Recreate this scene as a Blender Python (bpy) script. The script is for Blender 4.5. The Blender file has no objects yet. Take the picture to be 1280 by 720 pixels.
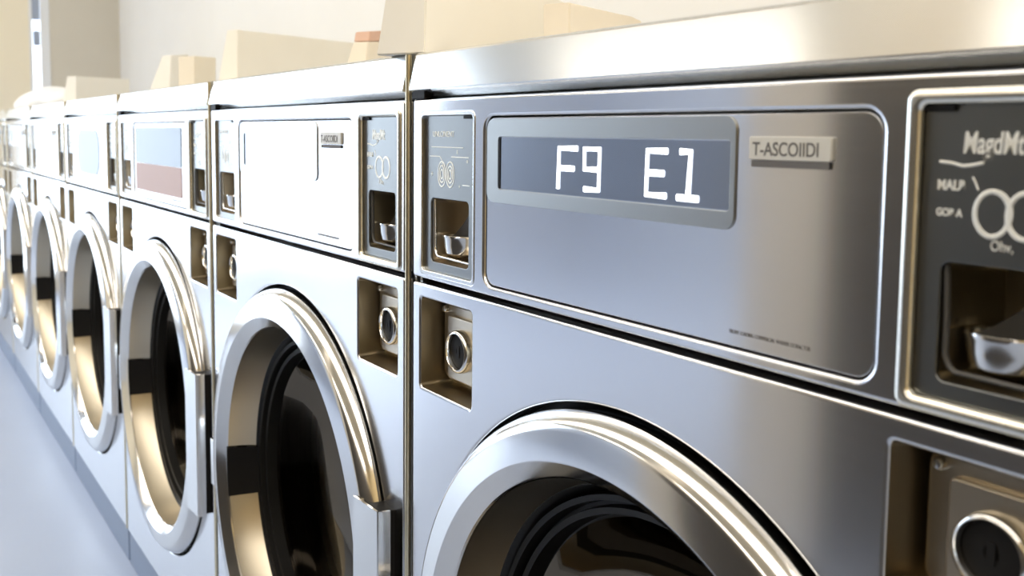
import bpy, bmesh, math, random
from mathutils import Vector, Matrix
random.seed(4)
S = bpy.context.scene
COL = S.collection
PI = math.pi
W = 0.69            # machine pitch
CZ = 0.99           # eye height above the floor

# ------------------------------------------------------------------ camera
FPX, PPX, PPY = 1300.0, 480.0, 281.0
RIGHT = Vector((0.44291749, 0.89656238, 0.0))
DOWN = Vector((0.08311055, -0.04105806, -0.99569417))
FWD = Vector((-0.89270193, 0.44101037, -0.09269913))
EYE = Vector((0.93997, -0.49246, CZ))
cam = bpy.data.cameras.new('camera')
camo = bpy.data.objects.new('camera', cam)
COL.objects.link(camo)
m = Matrix((( RIGHT.x, -DOWN.x, -FWD.x, EYE.x), (RIGHT.y, -DOWN.y, -FWD.y, EYE.y), (RIGHT.z, -DOWN.z, -FWD.z, EYE.z), (0, 0, 0, 1)))
camo.matrix_world = m
cam.sensor_width = 36.0
cam.lens = FPX / 1280 * 36.0
cam.shift_x = (640 - PPX) / 1280
cam.shift_y = -(360 - PPY) / 1280
cam.clip_start = 0.02
cam.dof.use_dof = True
cam.dof.focus_distance = 1.0
cam.dof.aperture_fstop = 9.0
S.camera = camo

def ray(u, v):
    return RIGHT * (u - PPX) + DOWN * (v - PPY) + FWD * FPX
def on_y(u, v, y):
    r = ray(u, v); return EYE + r * ((y - EYE.y) / r.y)

# ------------------------------------------------------------------ materials
def mat(name, col, rough=0.5, metal=0.0, **kw):
    mt = bpy.data.materials.new(name); mt.use_nodes = True
    nt = mt.node_tree; b = nt.nodes['Principled BSDF']
    b.inputs['Base Color'].default_value = (*col, 1)
    b.inputs['Roughness'].default_value = rough
    b.inputs['Metallic'].default_value = metal
    for k, v in kw.items():
        if k == 'emit':
            b.inputs['Emission Color'].default_value = (*v[0], 1); b.inputs['Emission Strength'].default_value = v[1]
        elif k == 'spec': b.inputs['Specular IOR Level'].default_value = v
        elif k == 'coat': b.inputs['Coat Weight'].default_value = v
    return mt

def brushed(name, col, rough, aniso=0.0, axis=(1, 0, 0), var=0.04, scale=(2, 2, 260)):
    """stainless steel: fine grain modulates roughness and tint"""
    mt = mat(name, col, rough, 1.0)
    nt = mt.node_tree; b = nt.nodes['Principled BSDF']
    tc = nt.nodes.new('ShaderNodeTexCoord'); mp = nt.nodes.new('ShaderNodeMapping')
    mp.inputs['Scale'].default_value = scale
    nz = nt.nodes.new('ShaderNodeTexNoise'); nz.inputs['Scale'].default_value = 3.0; nz.inputs['Detail'].default_value = 3.0
    nt.links.new(tc.outputs['Object'], mp.inputs['Vector']); nt.links.new(mp.outputs['Vector'], nz.inputs['Vector'])
    mr = nt.nodes.new('ShaderNodeMapRange'); mr.inputs['To Min'].default_value = rough - var; mr.inputs['To Max'].default_value = rough + var
    nt.links.new(nz.outputs['Fac'], mr.inputs['Value']); nt.links.new(mr.outputs['Result'], b.inputs['Roughness'])
    if aniso:
        b.inputs['Anisotropic'].default_value = aniso
        c = nt.nodes.new('ShaderNodeCombineXYZ')
        for i in range(3): c.inputs[i].default_value = axis[i]
        nt.links.new(c.outputs['Vector'], b.inputs['Tangent'])
    return mt

def mottled(name, c1, c2, scale, rough, detail=4.0, bump=0.0, spec=0.5):
    mt = mat(name, c1, rough, spec=spec); nt = mt.node_tree; b = nt.nodes['Principled BSDF']
    tc = nt.nodes.new('ShaderNodeTexCoord'); nz = nt.nodes.new('ShaderNodeTexNoise')
    nz.inputs['Scale'].default_value = scale; nz.inputs['Detail'].default_value = detail
    rp = nt.nodes.new('ShaderNodeValToRGB'); rp.color_ramp.elements[0].position = .35; rp.color_ramp.elements[1].position = .65
    rp.color_ramp.elements[0].color = (*c1, 1); rp.color_ramp.elements[1].color = (*c2, 1)
    nt.links.new(tc.outputs['Object'], nz.inputs['Vector']); nt.links.new(nz.outputs['Fac'], rp.inputs['Fac'])
    nt.links.new(rp.outputs['Color'], b.inputs['Base Color'])
    if bump:
        bp = nt.nodes.new('ShaderNodeBump'); bp.inputs['Strength'].default_value = bump
        nt.links.new(nz.outputs['Fac'], bp.inputs['Height']); nt.links.new(bp.outputs['Normal'], b.inputs['Normal'])
    return mt

M = {}
M['panel'] = brushed('brushed_steel_panel', (.70, .70, .71), .155, .9, (0, .35, 1), .02)
M['lid'] = brushed('brushed_steel_lid', (.76, .76, .74), .19, .8, (0, .35, 1), .02)
M['body'] = brushed('steel_cabinet', (.50, .48, .44), .32, 0)
M['chrome'] = brushed('polished_steel', (.74, .73, .71), .14, 0, scale=(6, 6, 6), var=.02)
M['bowl'] = brushed('satin_steel_bowl', (.46, .41, .32), .30, 0, scale=(3, 3, 3), var=.02)
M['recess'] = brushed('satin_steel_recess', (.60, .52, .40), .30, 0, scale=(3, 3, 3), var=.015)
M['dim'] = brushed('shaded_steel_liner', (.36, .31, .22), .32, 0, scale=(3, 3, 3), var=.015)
M['warm'] = brushed('warm_steel_bead', (.80, .72, .52), .3, 0, scale=(3, 3, 3), var=.015)
M['warmbead'] = brushed('satin_frame_bead', (.86, .83, .74), .26, 0, scale=(4, 4, 4), var=.02)
M['bead'] = brushed('polished_bead', (.80, .79, .76), .15, 0, scale=(6, 6, 6), var=.02)
M['fascia'] = mat('slate_grey_fascia', (.25, .255, .25), .30, 1.0)
M['liner'] = mat('dark_grey_liner', (.07, .066, .06), .42)
M['print'] = mat('cream_print', (.90, .88, .80), .45, .5)
M['bezel'] = mat('grey_bezel', (.42, .43, .42), .32, 1.0)
M['screen'] = mat('display_window', (.29, .32, .37), .20, .9)
M['bluerefl'] = mat('painted_blue_reflection', (.13, .18, .25), .30, 0.0, spec=.35)  # colour of the painted blue reflections
M['pinkrefl'] = mat('painted_pink_reflection', (.50, .34, .30), .5, 0.0, spec=.3)  # colour of the painted pink reflection
M['digit'] = mat('lit_digit', (1, 1, 1), .5, emit=((.93, .95, 1.0), 3.0))
M['plate'] = mat('badge_plate', (.60, .58, .52), .38, .0)
M['ink'] = mat('dark_ink', (.12, .11, .10), .6)
M['rubber'] = mat('black_rubber', (.009, .0085, .0075), .36, spec=.22)
M['black'] = mat('black_plastic', (.010, .009, .008), .55, spec=.15)
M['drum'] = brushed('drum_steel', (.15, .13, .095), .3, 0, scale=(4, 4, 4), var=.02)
M['kick'] = mat('blue_grey_kick', (.20, .26, .38), .40)
M['wallc'] = mottled('cream_wall_paint', (.87, .86, .83), (.89, .88, .85), 3, .85)
M['wallb'] = mottled('beige_wall_paint', (.66, .62, .53), (.68, .64, .55), 3, .85)
M['wally'] = mottled('yellow_beige_paint', (.90, .82, .64), (.91, .83, .66), 2, .85)
M['wallblue'] = mottled('pale_blue_paint', (.50, .57, .70), (.52, .59, .72), 2, .7)
M['tan'] = mottled('tan_wall_paint', (.60, .45, .22), (.64, .49, .26), 2, .75)
M['cream2'] = mottled('sand_wall_paint', (.72, .66, .52), (.75, .69, .55), 3, .8)
M['added_brown'] = mottled('added_partition_brown', (.055, .047, .038), (.075, .063, .05), 6, .5)
M['added_pillar'] = mottled('added_pillar_paint', (.74, .68, .58), (.77, .71, .61), 3, .7)
M['ceil'] = mottled('ceiling_paint', (.64, .56, .41), (.66, .58, .43), 4, .9)
M['floor'] = mottled('pale_blue_grey_floor', (.37, .44, .59), (.40, .47, .62), 1.5, .36, spec=.4)
M['pave'] = mottled('pavement', (.55, .55, .55), (.65, .65, .63), 8, .8)
M['box'] = mottled('cream_card', (.90, .87, .78), (.92, .89, .80), 9, .8)
M['boxw'] = mottled('pale_card', (.86, .84, .78), (.88, .86, .80), 9, .8)
M['boxt'] = mottled('tan_card', (.82, .75, .62), (.84, .77, .65), 9, .8)
M['pink'] = mottled('pink_card', (.68, .44, .33), (.70, .48, .37), 9, .8)
M['cloth'] = mottled('white_cloth', (.82, .82, .82), (.88, .88, .88), 12, .9, bump=.2)
M['frame'] = mat('white_window_frame', (.82, .84, .86), .4)

def glass_mat(name, tint=(1, 1, 1), rough=.03, ior=1.5, gcol=(1, 1, 1)):
    mt = bpy.data.materials.new(name); mt.use_nodes = True; nt = mt.node_tree
    nt.nodes.remove(nt.nodes['Principled BSDF']); out = nt.nodes['Material Output']
    t = nt.nodes.new('ShaderNodeBsdfTransparent'); t.inputs['Color'].default_value = (*tint, 1)
    g = nt.nodes.new('ShaderNodeBsdfGlossy'); g.inputs['Roughness'].default_value = rough; g.inputs['Color'].default_value = (*gcol, 1)
    f = nt.nodes.new('ShaderNodeFresnel'); f.inputs['IOR'].default_value = ior
    mx = nt.nodes.new('ShaderNodeMixShader')
    nt.links.new(f.outputs[0], mx.inputs[0]); nt.links.new(t.outputs[0], mx.inputs[1]); nt.links.new(g.outputs[0], mx.inputs[2])
    nt.links.new(mx.outputs[0], out.inputs['Surface'])
    return mt
M['glass'] = glass_mat('smoked_door_glass', (.50, .46, .40), .05, 1.4, (.13, .11, .085))
M['pane'] = glass_mat('window_pane', (.93, .96, 1.0), .02)

# ------------------------------------------------------------------ mesh helpers
def link(name, me, mt, parent=None):
    o = bpy.data.objects.new(name, me); COL.objects.link(o)
    if mt is not None:
        me.materials.clear(); me.materials.append(mt)
    if parent is not None: o.parent = parent
    return o

def finish(bm, name, mt, parent=None, smooth=None):
    bmesh.ops.recalc_face_normals(bm, faces=bm.faces)
    me = bpy.data.meshes.new(name); bm.to_mesh(me); bm.free()
    if smooth is not None:
        for p in me.polygons: p.use_smooth = True
        me.set_sharp_from_angle(angle=math.radians(smooth))
    return link(name, me, mt, parent)

def box(bm, x0, x1, y0, y1, z0, z1, bev=0.0, seg=2):
    r = bmesh.ops.create_cube(bm, size=1.0)
    vs = r['verts']
    for v in vs:
        v.co = Vector(((x0 + x1) / 2 + v.co.x * (x1 - x0), (y0 + y1) / 2 + v.co.y * (y1 - y0), (z0 + z1) / 2 + v.co.z * (z1 - z0)))
    if bev:
        es = {e for v in vs for e in v.link_edges}
        bmesh.ops.bevel(bm, geom=list(es), offset=bev, segments=seg, affect='EDGES', profile=.5)

def rrect(x0, x1, z0, z1, r, n=6):
    pts = []
    for cx, cz, a in ((x1 - r, z1 - r, 0), (x0 + r, z1 - r, 90), (x0 + r, z0 + r, 180), (x1 - r, z0 + r, 270)):
        for i in range(n + 1):
            t = math.radians(a + 90 * i / n)
            pts.append((cx + r * math.cos(t), cz + r * math.sin(t)))
    return pts
def circ(cx, cz, r, n=128, sx=1.0):
    return [(cx + sx * r * math.cos(2 * PI * i / n), cz + r * math.sin(2 * PI * i / n)) for i in range(n)]

def from_curve(cu, to=None):
    o = bpy.data.objects.new('tmp', cu); COL.objects.link(o)
    dg = bpy.context.evaluated_depsgraph_get(); dg.update()
    me = bpy.data.meshes.new_from_object(o.evaluated_get(dg))
    bpy.data.objects.remove(o)
    return me

def plate(name, loops, yf, th, bev, mt, parent=None, bres=3):
    """a sheet in the x-z plane with holes and rolled edges; front face at y = yf"""
    cu = bpy.data.curves.new('tmp', 'CURVE'); cu.dimensions = '2D'; cu.fill_mode = 'BOTH'
    for lp in loops:
        s = cu.splines.new('POLY'); s.points.add(len(lp) - 1); s.use_cyclic_u = True
        for p, q in zip(s.points, lp): p.co = (q[0], q[1], 0, 1)
    cu.bevel_depth = bev; cu.bevel_resolution = bres; cu.offset = -bev
    cu.extrude = max(1e-5, th / 2 - bev)
    me = from_curve(cu)
    for v in me.vertices:
        x, y, z = v.co; v.co = (x, yf + th / 2 - z, y)
    for p in me.polygons:
        p.use_smooth = abs(p.normal.z) < .999
    me.update()
    for p in me.polygons: p.use_smooth = abs(p.normal.y) < .999
    me.name = name
    return link(name, me, mt, parent)

def text_mesh(s, x, z, h, yf, th=.0004, sx=1.0, align='LEFT', shear=0.0, bold=0.0):
    cu = bpy.data.curves.new('tmp', 'FONT'); cu.body = s; cu.size = h; cu.extrude = th / 2; cu.align_x = align
    cu.shear = shear; cu.offset = bold
    me = from_curve(cu)
    for v in me.vertices:
        a, b, c = v.co; v.co = (x + a * sx, yf - c, z + b)
    return me

def join(name, mes, mt, parent):
    bm = bmesh.new()
    for me in mes: bm.from_mesh(me); bpy.data.meshes.remove(me)
    me = bpy.data.meshes.new(name); bm.to_mesh(me); bm.free()
    return link(name, me, mt, parent)

def lathe(bm, prof, cx, cz, n=160, a0=0, a1=360):
    """revolve (r, y) about the y axis through (cx, cz)"""
    full = abs(a1 - a0 - 360) < 1e-6
    cols = []
    k = n if full else n + 1
    for i in range(k):
        t = math.radians(a0 + (a1 - a0) * i / n)
        cols.append([bm.verts.new((cx + r * math.cos(t), y, cz + r * math.sin(t))) for r, y in prof])
    for i in range(n):
        A, B = cols[i], cols[(i + 1) % k]
        for j in range(len(prof) - 1):
            bm.faces.new((A[j], A[j + 1], B[j + 1], B[j]))
    return cols

def stroke(pts, wd, yf, th=.0004, closed=False):
    """a flat painted line of constant width in the x-z plane, returned as a mesh"""
    cu = bpy.data.curves.new('tmp', 'CURVE'); cu.dimensions = '3D'
    s = cu.splines.new('POLY'); s.points.add(len(pts) - 1); s.use_cyclic_u = closed
    for p, q in zip(s.points, pts): p.co = (q[0], q[1], 0, 1)
    cu.bevel_depth = wd / 2; cu.bevel_resolution = 2; cu.use_fill_caps = True
    me = from_curve(cu)
    for v in me.vertices:
        x, y, z = v.co; v.co = (x, yf - z * th / wd, y)
    return me

def empty(name, loc, label=None, cat=None, group=None, rz=0):
    o = bpy.data.objects.new(name, None); COL.objects.link(o); o.location = loc; o.rotation_euler.z = rz
    o.empty_display_size = .05
    if label: o['label'] = label
    if cat: o['category'] = cat
    if group: o['group'] = group
    return o
def tag(o, label, cat, group=None):
    o['label'] = label; o['category'] = cat
    if group: o['group'] = group
    return o
def struct(o):
    o['kind'] = 'structure'; return o

# ------------------------------------------------------------------ one washer (local x 0..W, z relative to the floor, front at y = 0)
Z = lambda z: z + CZ
CX, CZD = W / 2, Z(-.516)          # door centre

def build_fascia(root, x0, x1, frame_w, mirror):
    zt, zb = Z(.012), Z(-.141)
    hx0, hx1 = (x0 + .0125, x1 - .0125)
    rz0, rz1 = Z(-.1315), Z(-.0685)
    f = plate('control_fascia', [rrect(x0, x1, zb, zt, .004), rrect(hx0, hx1, rz0, rz1, .005)], .0035, .003, .0006, M['fascia'], root)
    # raised frame round it
    plate('fascia_frame', [rrect(x0 - frame_w, x1 + frame_w, zb - frame_w, zt + frame_w, .007), rrect(x0, x1, zb, zt, .004)],
          -.0024 if mirror else -.0005, .0085, .0040 if mirror else .0010, M['warmbead'] if mirror else M['bead'], f, 5)
    # recess liner: open box behind the hole
    bm = bmesh.new(); d = .052
    lo = [bm.verts.new((a, .006, b)) for a, b in rrect(hx0, hx1, rz0, rz1, .005)]
    hi = [bm.verts.new((a, d, b)) for a, b in rrect(hx0 + .004, hx1 - .004, rz0 + .006, rz1 - .004, .006)]
    n = len(lo)
    for i in range(n): bm.faces.new((lo[i], lo[(i + 1) % n], hi[(i + 1) % n], hi[i]))
    bm.faces.new(hi)
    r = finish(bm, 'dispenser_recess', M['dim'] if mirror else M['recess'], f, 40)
    # thin inner lip down the left side, curling under the cup
    lip = [(hx0 + .0012, rz1 - .002), (hx0 + .0022, rz1 - .030)] + [(hx0 + .0022 + .0075 * (1 - math.cos(t)), rz1 - .046 - .0115 * math.sin(t)) for t in [i * PI / 24 for i in range(13)]] + [(hx1 - .003, rz0 + .0045)]
    me = stroke(lip, .0026, .0075, .004); me.name = 'recess_lip'; link('recess_lip', me, M['liner'] if mirror else M['bead'], f)
    # shallow round cup in the lower half of the recess, bright rim, dark flap sloping down into it
    xm = hx0 + .0245
    bm = bmesh.new(); prof = [(.0005, rz0 + .006), (.020, rz0 + .0065), (.026, rz0 + .0095), (.0285, rz0 + .017), (.0295, rz0 + .0245), (.0305, rz0 + .0262), (.0300, rz0 + .0272), (.0285, rz0 + .0262), (.0272, rz0 + .018), (.024, rz0 + .011), (.0005, rz0 + .009)]
    n = 40; cols = []
    for i in range(n):
        t = 2 * PI * i / n
        cols.append([bm.verts.new((xm + rr * .72 * math.cos(t), .0265 + rr * .66 * math.sin(t), zz)) for rr, zz in prof])
    for i in range(n):
        for j in range(len(prof) - 1): bm.faces.new((cols[i][j], cols[i][j + 1], cols[(i + 1) % n][j + 1], cols[(i + 1) % n][j]))
    finish(bm, 'dispenser_cup', M['chrome'], f, 40)
    bm = bmesh.new()
    P = [(xm - .018, rz0 + .024), (xm + .020, rz0 + .024), (xm + .022, rz0 + .052), (xm + .016, rz0 + .049), (xm + .004, rz0 + .038), (xm - .010, rz0 + .028)]
    A = [bm.verts.new((x, .0235, z)) for x, z in P]; B = [bm.verts.new((x, .0265, z)) for x, z in P]
    bm.faces.new(A); bm.faces.new(B[::-1])
    for i in range(len(P)): bm.faces.new((A[i], B[i], B[(i + 1) % len(P)], A[(i + 1) % len(P)]))
    finish(bm, 'cup_flap', M['liner'], f)
    # printed legend
    yp = .0034; L = []
    if not mirror:      # left column: heading, two lines of small print, two slim ovals
        L.append(text_mesh('UNLCINENT', x0 + .016, Z(-.0085), .0078, yp, sx=.95))
        L.append(stroke([(x0 + .013, Z(-.0185)), (x0 + .074, Z(-.0185))], .0008, yp))
        L.append(text_mesh('E', x0 + .062, Z(-.0245), .0055, yp))
        L.append(stroke([(x0 + .010, Z(-.0275)), (x0 + .030, Z(-.0275)), (x0 + .034, Z(-.031)), (x0 + .036, Z(-.037))], .0009, yp))
        L.append(stroke([(x0 + .052, Z(-.0275)), (x0 + .084, Z(-.0275))], .0009, yp))
        L.append(text_mesh('o', x0 + .080, Z(-.0325), .006, yp))
        for i, ox in enumerate((.034, .050)):
            for rr in (.0078, .0052, .0028):
                L.append(stroke(circ(x0 + ox, Z(-.0445), rr * 1.55, 40, .62), .0016, yp, closed=True))
        L.append(text_mesh('+', x0 + .012, Z(-.048), .009, yp))
        L.append(text_mesh('+', x0 + .066, Z(-.057), .006, yp)); L.append(stroke([(x0 + .073, Z(-.0535)), (x0 + .086, Z(-.0535))], .0009, yp))
    else:               # right column: big heading, swoosh, two small words, interlocked rings
        L.append(text_mesh('MagdMt', x0 + .0215, Z(-.0125), .0155, yp, sx=.62, shear=.12, bold=.0003))
        L.append(stroke([(x0 + .009, Z(-.0172)), (x0 + .016, Z(-.0178)), (x0 + .022, Z(-.0192)), (x0 + .027, Z(-.0186)), (x0 + .033, Z(-.0172))], .0016, yp))
        L.append(text_mesh('MALB', x0 + .0085, Z(-.0315), .0072, yp, sx=.85, bold=.00025))
        L.append(text_mesh('GOB A', x0 + .0085, Z(-.0450), .0055, yp, sx=.85, bold=.0002))
        L.append(stroke([(x0 + .0275, Z(-.0245)), (x0 + .0292, Z(-.0272)), (x0 + .0308, Z(-.031))], .0011, yp))
        L.append(stroke(circ(x0 + .0385, Z(-.0425), .0112, 48, .80), .0026, yp, closed=True))
        L.append(stroke(circ(x0 + .0395, Z(-.0420), .0112, 48, .82), .0012, yp, closed=True))
        L.append(stroke(circ(x0 + .0555, Z(-.0425), .0112, 48, .80), .0026, yp, closed=True))
        L.append(stroke(circ(x0 + .0545, Z(-.0430), .0112, 48, .80), .0012, yp, closed=True))
        L.append(text_mesh('Ohv,', x0 + .0385, Z(-.0605), .0075, yp, sx=.8))
    join('printed_legend', L, M['print'], f)
    # small black block in the upper corner of the frame
    cx0 = x1 - .020 if not mirror else x0
    bm = bmesh.new(); box(bm, cx0, cx0 + .0175, .0015, .006, zt - .0035, zt - .0004, .0005); finish(bm, 'fascia_corner_block', M['black'], f)
    return f

def build_lock(root, x0, x1):
    z0, z1 = Z(-.2615), Z(-.1695); d = .034
    bm = bmesh.new()
    lo = [bm.verts.new((a, .0015, b)) for a, b in rrect(x0, x1, z0, z1, .004)]
    hi = [bm.verts.new((a, d, b)) for a, b in rrect(x0 + .002, x1 - .002, z0 + .003, z1 - .002, .006)]
    n = len(lo)
    for i in range(n): bm.faces.new((lo[i], lo[(i + 1) % n], hi[(i + 1) % n], hi[i]))
    bm.faces.new(hi)
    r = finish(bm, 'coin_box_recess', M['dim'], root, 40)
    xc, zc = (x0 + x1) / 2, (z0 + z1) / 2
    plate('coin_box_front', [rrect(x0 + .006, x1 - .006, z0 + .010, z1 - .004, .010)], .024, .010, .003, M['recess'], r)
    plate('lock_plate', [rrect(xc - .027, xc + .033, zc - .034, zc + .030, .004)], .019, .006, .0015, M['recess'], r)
    bm = bmesh.new()
    lathe(bm, [(.0215, .0195), (.0210, .0135), (.0200, .0115), (.0180, .0110), (.0172, .0125), (.0170, .0185)], xc + .001, zc - .002, 48)
    finish(bm, 'lock_ring', M['bead'], r, 50)
    bm = bmesh.new()
    lathe(bm, [(.0171, .0182), (.0165, .0160), (.012, .0152), (.0045, .0152), (.004, .0165), (0.0002, .0165)], xc + .001, zc - .002, 40)
    box(bm, xc - .0012, xc + .0032, .0145, .0155, zc - .008, zc + .004)
    finish(bm, 'lock_cylinder', M['black'], r, 40)
    bm = bmesh.new()
    lathe(bm, [(.0001, .0180), (.0025, .0183), (.0036, .0200), (.0036, .025)], x0 + .0155, z1 - .0115, 20)
    finish(bm, 'screw_head', M['chrome'], r, 50)
    return r

def build_washer():
    root = empty('washing_machine', (0, 0, 0))
    # cabinet: two sides, back and floor pan, open at the front behind the panels
    bm = bmesh.new()
    box(bm, .004, .008, .012, .72, .075, Z(.031)); box(bm, W - .008, W - .004, .012, .72, .075, Z(.031))
    box(bm, .008, W - .008, .715, .72, .075, Z(.031)); box(bm, .008, W - .008, .022, .715, .075, .08)
    box(bm, .008, W - .008, .06, .064, Z(-.20), Z(.03))
    finish(bm, 'cabinet', M['body'], root)
    bm = bmesh.new(); box(bm, .006, W - .006, .004, .70, .0, .078, .003); finish(bm, 'kick_plate', M['kick'], root)
    # top: folded lid with a down-turned lip
    bm = bmesh.new()
    prof = [(-.0067, Z(.0386)), (-.0050, Z(.0722)), (-.0040, Z(.0738)), (-.0020, Z(.0750)), (.72, Z(.0750)), (.72, Z(.031)), (.010, Z(.031)), (.0090, Z(.0292)), (-.0056, Z(.0373)), (-.0064, Z(.0378))]
    a = [bm.verts.new((.0055, y, z)) for y, z in prof]; b = [bm.verts.new((W - .0095, y, z)) for y, z in prof]
    n = len(prof)
    for i in range(n): bm.faces.new((a[i], a[(i + 1) % n], b[(i + 1) % n], b[i]))
    bm.faces.new(a); bm.faces.new(b[::-1])
    finish(bm, 'top_lid', M['lid'], root, 18)
    bm = bmesh.new(); box(bm, .008, .034, -.0005, .008, Z(.0285), Z(.0372), .001); finish(bm, 'lid_corner_shade', M['black'], root)  # black block stands in for the shade under the lid's left corner
    # polished corner bead down the right edge, filling the seam to the next machine
    bm = bmesh.new()
    ring = [[bm.verts.new((W - .0045 + .0032 * math.cos(2 * PI * i / 16), .0020 + .0032 * math.sin(2 * PI * i / 16), z)) for i in range(16)] for z in (.08, Z(.0740))]
    for i in range(16): bm.faces.new((ring[0][i], ring[0][(i + 1) % 16], ring[1][(i + 1) % 16], ring[1][i]))
    bm.faces.new(ring[0]); bm.faces.new(ring[1])
    finish(bm, 'corner_bead', M['warm'], root, 40)
    # control panel (upper front sheet)
    fL = (.0285, .1255); fR = (W - .1145, W - .0245)
    plate('control_panel', [rrect(.009, W - .009, Z(-.1500), Z(.0285), .004), rrect(fL[0] - .002, fL[1] + .002, Z(-.143), Z(.014), .005),
          rrect(fR[0] - .002, fR[1] + .002, Z(-.143), Z(.014), .005), rrect(.1455, .5530, Z(-.1415), Z(.0105), .013)], 0, .012, .0028, M['panel'], root)
    # the rail above the openings leans back a little
    me = root.children[-1].data; bm = bmesh.new(); bm.from_mesh(me)
    bmesh.ops.bisect_plane(bm, geom=bm.verts[:] + bm.edges[:] + bm.faces[:], plane_co=(0, 0, Z(.0148)), plane_no=(0, 0, 1))
    for v in bm.verts:
        if v.co.z > Z(.0149): v.co.y += (v.co.z - Z(.0148)) * .17
    bm.to_mesh(me); bm.free()
    # name and display panel let into it
    dp = plate('display_panel', [rrect(.1470, .5515, Z(-.1400), Z(.0090), .0118)], .0022, .006, .0006, M['panel'], root)
    plate('display_bezel', [rrect(.1485, .4455, Z(-.0655), Z(.0078), .009), rrect(.1668, .4410, Z(-.0535), Z(-.0075), .003)], .0008, .0016, .0003, M['bezel'], dp)
    plate('display_screen', [rrect(.1675, .4402, Z(-.0528), Z(-.0082), .003)], .0016, .0006, .0001, M['screen'], dp)
    bm = bmesh.new(); box(bm, .1660, .1695, .0009, .0018, Z(-.0525), Z(-.0085)); finish(bm, 'screen_edge', M['black'], dp)
    plate('nameplate', [rrect(.4575, .5195, Z(-.0195), Z(-.0052), .0015)], -.0002, .0024, .0006, M['plate'], dp)
    plate('nameplate_strip', [rrect(.4592, .5180, Z(-.0240), Z(-.0199), .0006)], .0004, .001, .0002, M['ink'], dp)
    L = [text_mesh('T-ASCOIIDI', .4605, Z(-.0168), .0118, -.0002, sx=.85, bold=.0001)]
    join('nameplate_lettering', L, M['ink'], dp)
    L = [text_mesh('FRONT LOADING COMMERCIAL WASHER EXTRACTOR', .4435, Z(-.1318), .0036, .0022, sx=.72)]
    join('small_print', L, M['ink'], dp)
    build_fascia(root, fL[0], fL[1], .0040, False)
    build_fascia(root, fR[0], fR[1], .0085, True)
    # lower front sheet with the door opening
    lL = (.0255, .1250); lR = (W - .1245, W - .0260)
    plate('front_panel', [rrect(.009, W - .009, .080, Z(-.1550), .004), circ(CX, CZD, .306, 180), rrect(*lL, Z(-.2615), Z(-.1695), .004), rrect(*lR, Z(-.2615), Z(-.1695), .004)],
          0, .012, .0028, M['panel'], root)
    build_lock(root, *lL); build_lock(root, *lR)
    # dark collar behind the door
    bm = bmesh.new(); lathe(bm, [(.3085, .006), (.3085, .030), (.27, .034), (.255, .045)], CX, CZD, 96)
    finish(bm, 'door_collar', M['rubber'], root, 40)
    # door: heavy cast ring
    bm = bmesh.new()
    prof = [(.292, .028), (.2990, .014), (.3010, .002), (.3008, -.0035)]
    for i in range(1, 9):       # crowned flank rising to the flat rim
        t = i / 8
        prof.append((.3008 - .0135 * t ** 1.25, -.0035 - .0165 * (1 - (1 - t) ** 1.5)))
    prof += [(.2866, -.0202), (.2858, -.0204), (.2628, -.0236), (.2618, -.0232), (.2498, -.0120), (.2485, -.0104), (.2475, -.0080), (.2470, .004)]
    lathe(bm, prof, CX, CZD, 180)
    door = finish(bm, 'door', M['chrome'], root, 16)
    bm = bmesh.new(); lathe(bm, [(.2470, -.0080), (.2440, .012), (.2365, .036)], CX, CZD, 160); finish(bm, 'door_bowl', M['bowl'], door, 30)
    bm = bmesh.new(); lathe(bm, [(.2385, .0345), (.2362, .0345), (.2340, .0375), (.229, .044), (.2275, .036), (.2225, .037), (.221, .050), (.2175, .050), (.216, .042), (.2105, .043), (.2085, .060), (.203, .062)], CX, CZD, 128)
    finish(bm, 'glass_seal', M['rubber'], door, 50)
    bm = bmesh.new()
    lathe(bm, [(.2060, .058), (.1995, .066), (.188, .082), (.168, .102), (.140, .118), (.10, .128), (.05, .133), (.0005, .134)], CX, CZD, 96)
    finish(bm, 'door_glass', M['glass'], door, 60)
    # hinge block let into the left of the bowl
    bm = bmesh.new()
    da = 9.0; dm = 184.5
    lathe(bm, [(.2466, -.0105), (.2445, -.0102), (.2405, .012), (.2335, .0365), (.2365, .040), (.2464, .0)], CX, CZD, 12, dm - da, dm + da)
    finish(bm, 'hinge_block', M['black'], door, 30)
    bm = bmesh.new(); box(bm, CX - .3120, CX - .2900, -.0175, .010, CZD - .058, CZD + .018, .002); finish(bm, 'hinge_plate', M['chrome'], door, 30)
    # pull handle: folded plate wrapped over the right of the ring
    bm = bmesh.new()
    hx0, hx1, hz0, hz1 = CX + .2600, CX + .3180, CZD - .135, CZD + .108
    prof = [(hx0 - .001, -.0232), (hx0, -.0246), (hx1 - .0012, -.0226), (hx1, -.0216), (hx1 + .002, -.008), (hx1 - .001, -.008), (hx1 - .0030, -.0200), (hx0 + .002, -.0215)]
    a = [bm.verts.new((x, y, hz0)) for x, y in prof]; b = [bm.verts.new((x, y, hz1)) for x, y in prof]
    n = len(prof)
    for i in range(n): bm.faces.new((a[i], a[(i + 1) % n], b[(i + 1) % n], b[i]))
    bm.faces.new(a); bm.faces.new(b[::-1])
    hd = finish(bm, 'door_handle', M['chrome'], door, 12)
    bm = bmesh.new(); box(bm, CX + .284, hx1 - .0035, -.0185, .006, hz0 + .002, hz1 - .002, .001); finish(bm, 'handle_latch', M['black'], door)
    # tub mouth and drum behind the glass
    bm = bmesh.new()
    lathe(bm, [(.268, .040), (.262, .060), (.240, .066), (.236, .074), (.246, .080), (.250, .092), (.240, .100), (.232, .104), (.236, .116), (.250, .120), (.252, .135)], CX, CZD, 128)
    finish(bm, 'door_gasket', M['rubber'], root, 50)
    bm = bmesh.new()
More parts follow.
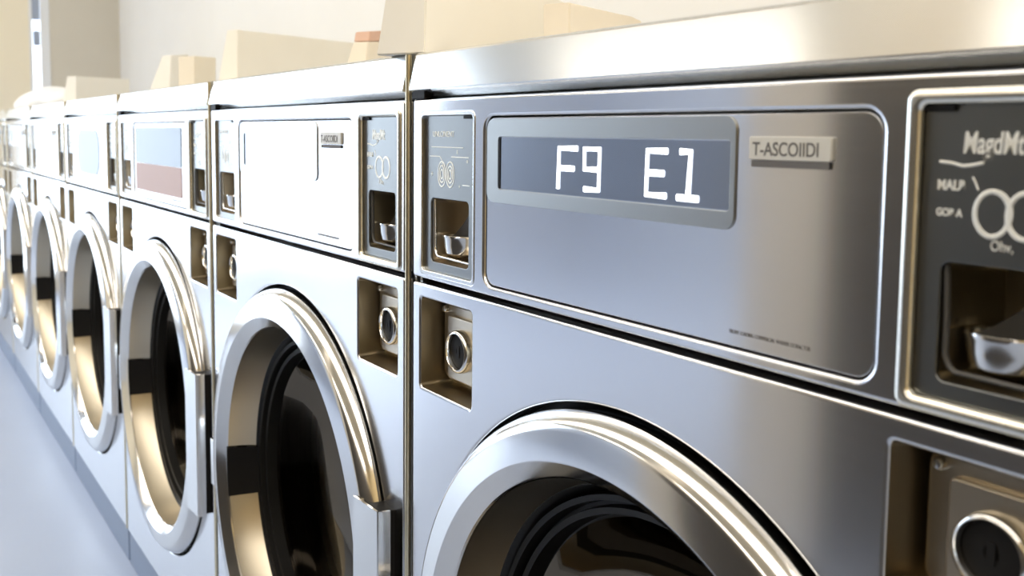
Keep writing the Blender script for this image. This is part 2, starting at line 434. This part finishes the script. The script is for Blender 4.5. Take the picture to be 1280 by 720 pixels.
    lathe(bm, [(.236, .140), (.262, .150), (.268, .165), (.268, .55), (.25, .575), (.0005, .58)], CX, CZD, 96)
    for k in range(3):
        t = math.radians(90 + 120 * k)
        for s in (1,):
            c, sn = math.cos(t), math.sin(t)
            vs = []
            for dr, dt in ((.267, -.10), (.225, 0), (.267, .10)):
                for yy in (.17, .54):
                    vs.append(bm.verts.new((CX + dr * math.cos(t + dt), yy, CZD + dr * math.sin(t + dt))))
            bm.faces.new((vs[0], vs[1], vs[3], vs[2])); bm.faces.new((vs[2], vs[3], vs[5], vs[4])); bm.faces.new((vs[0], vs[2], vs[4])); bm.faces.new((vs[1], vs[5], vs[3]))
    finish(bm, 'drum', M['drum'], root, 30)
    return root, dp

def copy_tree(o, parent=None):
    c = o.copy(); COL.objects.link(c)
    if parent is not None: c.parent = parent
    for ch in list(o.children): copy_tree(ch, c)
    return c

washer, dpanel = build_washer()
LAB = ['steel washing machine nearest the camera with lit display reading F9 E1',
       'second washing machine from the camera, next to the one with the lit display',
       'third washing machine from the lit display, blue and pink reflections on its display panel',
       'fourth washing machine from the lit display, beside a low cream box on top',
       'fifth washing machine from the lit display, washed out white by window light',
       'sixth washing machine from the lit display, second from the far end',
       'seventh washing machine from the lit display, last at the far end of the row']
TILT = [0, 0, .0, 0, 0, 0, 0]
roots = [washer]
for k in range(1, 7): roots.append(copy_tree(washer))
for k, r in enumerate(roots):
    r.location = (-W * k, 0, 0); r.rotation_euler.z = TILT[k]
    tag(r, LAB[k], 'washing machine', 'row of steel washing machines')

# third and fourth machines: coloured plates paint in the reflections on their display panels
def wpt(u, v): return on_y(u, v, 0)
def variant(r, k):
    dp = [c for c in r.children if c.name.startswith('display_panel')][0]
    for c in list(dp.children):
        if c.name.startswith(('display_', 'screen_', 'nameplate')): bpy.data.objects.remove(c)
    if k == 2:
        plate('display_screen', [rrect(.1620, .5120, Z(-.0700), Z(.0010), .004)], .0010, .0014, .0003, M['bluerefl'], dp)  # upper plate: blue reflection painted on, not a screen
        plate('pink_reflection_plate', [rrect(.1620, .5120, Z(-.1250), Z(-.0705), .004)], .0012, .0012, .0003, M['pinkrefl'], dp)  # lower plate: pink reflection painted on
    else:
        plate('display_screen', [rrect(.1850, .4700, Z(-.1150), Z(-.0050), .045, 10)], .0010, .0014, .0003, M['bluerefl'], dp)  # rounded plate: blue reflection painted on, not a screen
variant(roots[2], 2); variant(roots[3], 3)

# lit characters of the nearest display
def digit(segs, name='display_digit'):
    me = join(name, [stroke(s, .0047, .0012, .0012) for s in segs], M['digit'], dpanel)
    return me
zt, zm, zb = Z(-.0160), Z(-.0310), Z(-.0470)
x0, x1 = .2560, .2800
digit([[(x1, zt), (x0, zt), (x0 - .0008, zb - .0015)], [(x0, zm - .0008), (x1 - .004, zm - .0008)]])
x0, x1 = .2890, .3075
digit([[(x1, zm - .0005), (x0, zm - .0005), (x0, zt), (x1, zt), (x1 - .0006, zb), (x0 - .0002, zb)]])
x0, x1 = .3615, .3820
digit([[(x1, zt), (x0, zt), (x0 - .0008, zb), (x1 - .0005, zb)], [(x0, zm - .0005), (x1 - .003, zm - .0005)]])
digit([[(.3945, zt), (.4048, zt), (.4030, zb)], [(.3922, zb - .0003), (.4130, zb - .0003)]])

# ------------------------------------------------------------------ things on the tops
TOP = Z(.0752)
def slab(pts, x0, y0, ang, depth, name, mt, label, cat='box', group=None, taper=0.0, edge=None):
    """a carton whose near face is the outline pts (pixels) on the upright plane through (x0, y0) at plan angle ang; the body runs depth behind it to the left"""
    d = Vector((math.cos(ang), math.sin(ang), 0)); nrm = Vector((-math.sin(ang), math.cos(ang), 0))
    o = Vector((x0, y0, 0)); q = []
    for u, v in pts:
        r = ray(u, v); t = (o - EYE).dot(nrm) / r.dot(nrm); p = EYE + r * t
        if v is None: pass
        q.append(Vector((p.x, p.y, max(p.z, TOP))))
    # drop the two lowest corners to the top they stand on
    bm = bmesh.new()
    A = [bm.verts.new(p) for p in q]
    B = []
    for p in q:
        t = depth + (taper if p.z < TOP + .01 else 0)
        B.append(bm.verts.new(p + nrm * t))
    n = len(q)
    bm.faces.new(A); bm.faces.new(B[::-1])
    for i in range(n): bm.faces.new((A[i], B[i], B[(i + 1) % n], A[(i + 1) % n]))
    bmesh.ops.bevel(bm, geom=[e for e in bm.edges], offset=.0012, segments=2, affect='EDGES')
    return tag(finish(bm, name, mt, None, 40), label, cat, group)

G = 'cartons on the washer tops'
A29 = math.radians(119)
slab([(297, 37), (455, 55), (449, 120), (297, 120)], -1.144, .2, A29, .030, 'cardboard_box', M['box'], 'long cream box with sloping top, standing on the second washing machine', group=G, taper=.03)
slab([(531, 120), (533, -70), (690, -4), (718, 8), (718, 100)], -.10, .21, A29, .040, 'cardboard_box', M['box'], 'largest cream box, cut by the top of the picture, above the lit display', group=G, taper=.02)
slab([(712, 3), (790, 21), (802, 26), (802, 80), (712, 90)], -.06, .36, A29, .03, 'cardboard_box', M['boxt'], 'low tan box sloping away behind the largest cream box', group=G)
slab([(95, 95), (162, 99), (162, 140), (95, 140)], -3.0, .2, A29, .05, 'cardboard_box', M['boxw'], 'low pale box on the fourth washing machine, below the wall corner', group=G, taper=.03)
slab([(214, 69), (236, 68), (232, 130), (212, 130)], -1.68, .2, math.radians(122), .03, 'cardboard_box', M['boxw'], 'narrow pale upright box at the corner of the third washing machine', group=G, taper=.05)
slab([(243, 70), (270, 72), (270, 130), (243, 130)], -1.50, .26, math.radians(122), .05, 'cardboard_box', M['boxt'], 'small tan box between the narrow pale box and the long cream box', group=G)
pk = slab([(460, 52), (520, 52), (520, 110), (456, 110)], -.66, .30, A29, .03, 'cardboard_box', M['boxt'], 'small box with a pink lid, tucked left of the largest cream box', group=G, taper=.02)
lid = slab([(463, 39), (520, 37), (520, 51.5), (461, 51.5)], -.66, .30, A29, .031, 'box_lid', M['pink'], 'x', group=G)
for k in ('label', 'category', 'group'):
    if k in lid: del lid[k]
lid.parent = pk; lid['label'] = 'pink lid'
# crumpled white cloth at the far end
bm = bmesh.new()
bmesh.ops.create_icosphere(bm, subdivisions=5, radius=1.0)
for v in bm.verts:
    p = v.co.copy()
    w = 1 + .10 * math.sin(5 * p.x + 2 * p.y) * math.cos(4 * p.y - p.z * 3) + .06 * math.sin(11 * p.x - 7 * p.y + 3 * p.z)
    v.co = Vector((p.x * .52 * w, p.y * .17 * w, max(p.z, -.25) * .075 * w))
    v.co = Vector((v.co.x - 3.72, v.co.y + .25, v.co.z + TOP + .0235))
lo = min(v.co.z for v in bm.verts)
for v in bm.verts: v.co.z += TOP - lo
tag(finish(bm, 'folded_cloth', M['cloth'], None, 180), 'rumpled white cloth lying on the farthest washing machines', 'cloth')

# ------------------------------------------------------------------ the room
XL, XR, YB, YF, H = -5.5, 3.2, .90, -4.4, 2.9
def sbox(name, mt, *a):
    bm = bmesh.new(); box(bm, *a); return struct(finish(bm, name, mt))
sbox('floor', M['floor'], XL - .15, XR + .15, YF - .15, YB + .15, -.1, 0)
sbox('ceiling', M['ceil'], XL - .15, XR + .15, YF - .15, YB + .15, H, H + .1)
sbox('wall_back', M['wallc'], XL - .15, XR + .15, YB, YB + .15, 0, H)
sbox('wall_right', M['tan'], XR, XR + .15, YF, YB, 0, H)
sbox('wall_front', M['wallblue'], XL - .15, -3.4, YF - .15, YF, 0, H)
sbox('wall_front_near', M['cream2'], -3.4, XR + .15, YF - .15, YF, 0, H)
# end wall: pier, slim window, pier, storefront, wall
sbox('wall_left', M['wallb'], XL - .15, XL, .49, YB, 0, H)
sbox('wall_left_pier', M['wally'], XL - .15, XL, -.30, .375, 0, H)
sbox('wall_left_low', M['wallb'], XL - .15, XL, .375, .49, 0, .5)
sbox('wall_left_end', M['wallblue'], XL - .15, XL, YF, -3.10, 0, H)
sbox('wall_left_head', M['wallb'], XL - .15, XL, -3.10, -.30, 2.75, H)
sbox('wall_left_sill', M['wallb'], XL - .15, XL, -3.10, -.30, 0, .10)
def window(name, y0, y1, z0, z1, bars, fw=.03):
    bm = bmesh.new()
    box(bm, XL - .05, XL + .005, y0, y0 + fw, z0, z1); box(bm, XL - .05, XL + .005, y1 - fw, y1, z0, z1)
    box(bm, XL - .05, XL + .005, y0, y1, z0, z0 + fw); box(bm, XL - .05, XL + .005, y0, y1, z1 - fw, z1)
    for (a, b, c, d) in bars: box(bm, XL - .045, XL, a, b, c, d)
    w = struct(finish(bm, name, M['frame']))
    bm = bmesh.new(); box(bm, XL - .03, XL - .024, y0 + fw * .5, y1 - fw * .5, z0 + fw * .5, z1 - fw * .5); g = finish(bm, 'window_pane', M['pane'], w); return w
w1 = window('window_1', .375, .49, .5, H, [(.440, .475, .52, H - .02)], .018)
M['bluetag'] = mat('blue_grey_fitting', (.36, .42, .54), .5)
bm = bmesh.new(); box(bm, XL - .02, XL + .004, .395, .436, 1.62, 1.78, .004); finish(bm, 'window_fitting', M['bluetag'], w1)
bm = bmesh.new(); box(bm, XL - .02, XL + .004, .398, .434, 1.47, 1.56, .004); finish(bm, 'window_fitting', M['bluetag'], w1)
window('window_2', -3.10, -.30, .10, 2.75, [(-1.12, -1.07, .1, 2.75), (-1.95, -1.90, .1, 2.75)], .05)
sbox('added_partition', M['added_brown'], -.60, XR, -1.62, -1.30, 0, 1.29)  # unseen dark block, added to darken the reflections in the nearest machine
sbox('added_pillar', M['added_pillar'], -.83, -.60, -1.62, -1.30, 0, H)  # unseen, added to put a beige stripe into the panel reflections
sbox('ground_outside', M['pave'], XL - 9, XL - .16, -9, 6, -.12, -.02)

# ------------------------------------------------------------------ light
w = bpy.data.worlds.new('sky'); S.world = w; w.use_nodes = True
bg = w.node_tree.nodes['Background']; bg.inputs['Color'].default_value = (.84, .92, 1.0, 1); bg.inputs['Strength'].default_value = 6.0
def area(name, loc, sx, sy, power, col, rot=(0, 0, 0)):
    l = bpy.data.lights.new(name, 'AREA'); l.shape = 'RECTANGLE'; l.size = sx; l.size_y = sy; l.energy = power; l.color = col
    o = bpy.data.objects.new(name, l); COL.objects.link(o); o.location = loc; o.rotation_euler = rot; return o
sl = bpy.data.lights.new('sun', 'SUN'); sl.energy = 6.0; sl.angle = math.radians(9); sl.color = (1.0, .97, .92)
so = bpy.data.objects.new('sun', sl); COL.objects.link(so)
so.rotation_euler = Vector((.80, -.17, -.62)).to_track_quat('-Z', 'Y').to_euler()
for x in (-4.0, -2.0, 0.0, 2.0):
    area('ceiling_or_added_lamp', (x, -.9, H - .04), 2.0, .6, 24, (1.0, .94, .86))
    area('ceiling_or_added_lamp', (x, -3.4, H - .04), 2.0, .6, 24, (1.0, .94, .86))

area('ceiling_or_added_lamp', (1.7, .2, H - .04), 1.2, .5, 26, (1.0, .94, .86))  # extra unseen lamp, added to brighten the near sides of the boxes

S.view_settings.view_transform = 'Standard'
S.view_settings.look = 'None'
S.view_settings.gamma = 1.0
S.view_settings.use_curve_mapping = False
S.view_settings.exposure = -0.1
S.cycles.max_bounces = 10
S.cycles.diffuse_bounces = 5
S.cycles.glossy_bounces = 6
S.cycles.transparent_max_bounces = 12
S.cycles.sample_clamp_indirect = 8.0
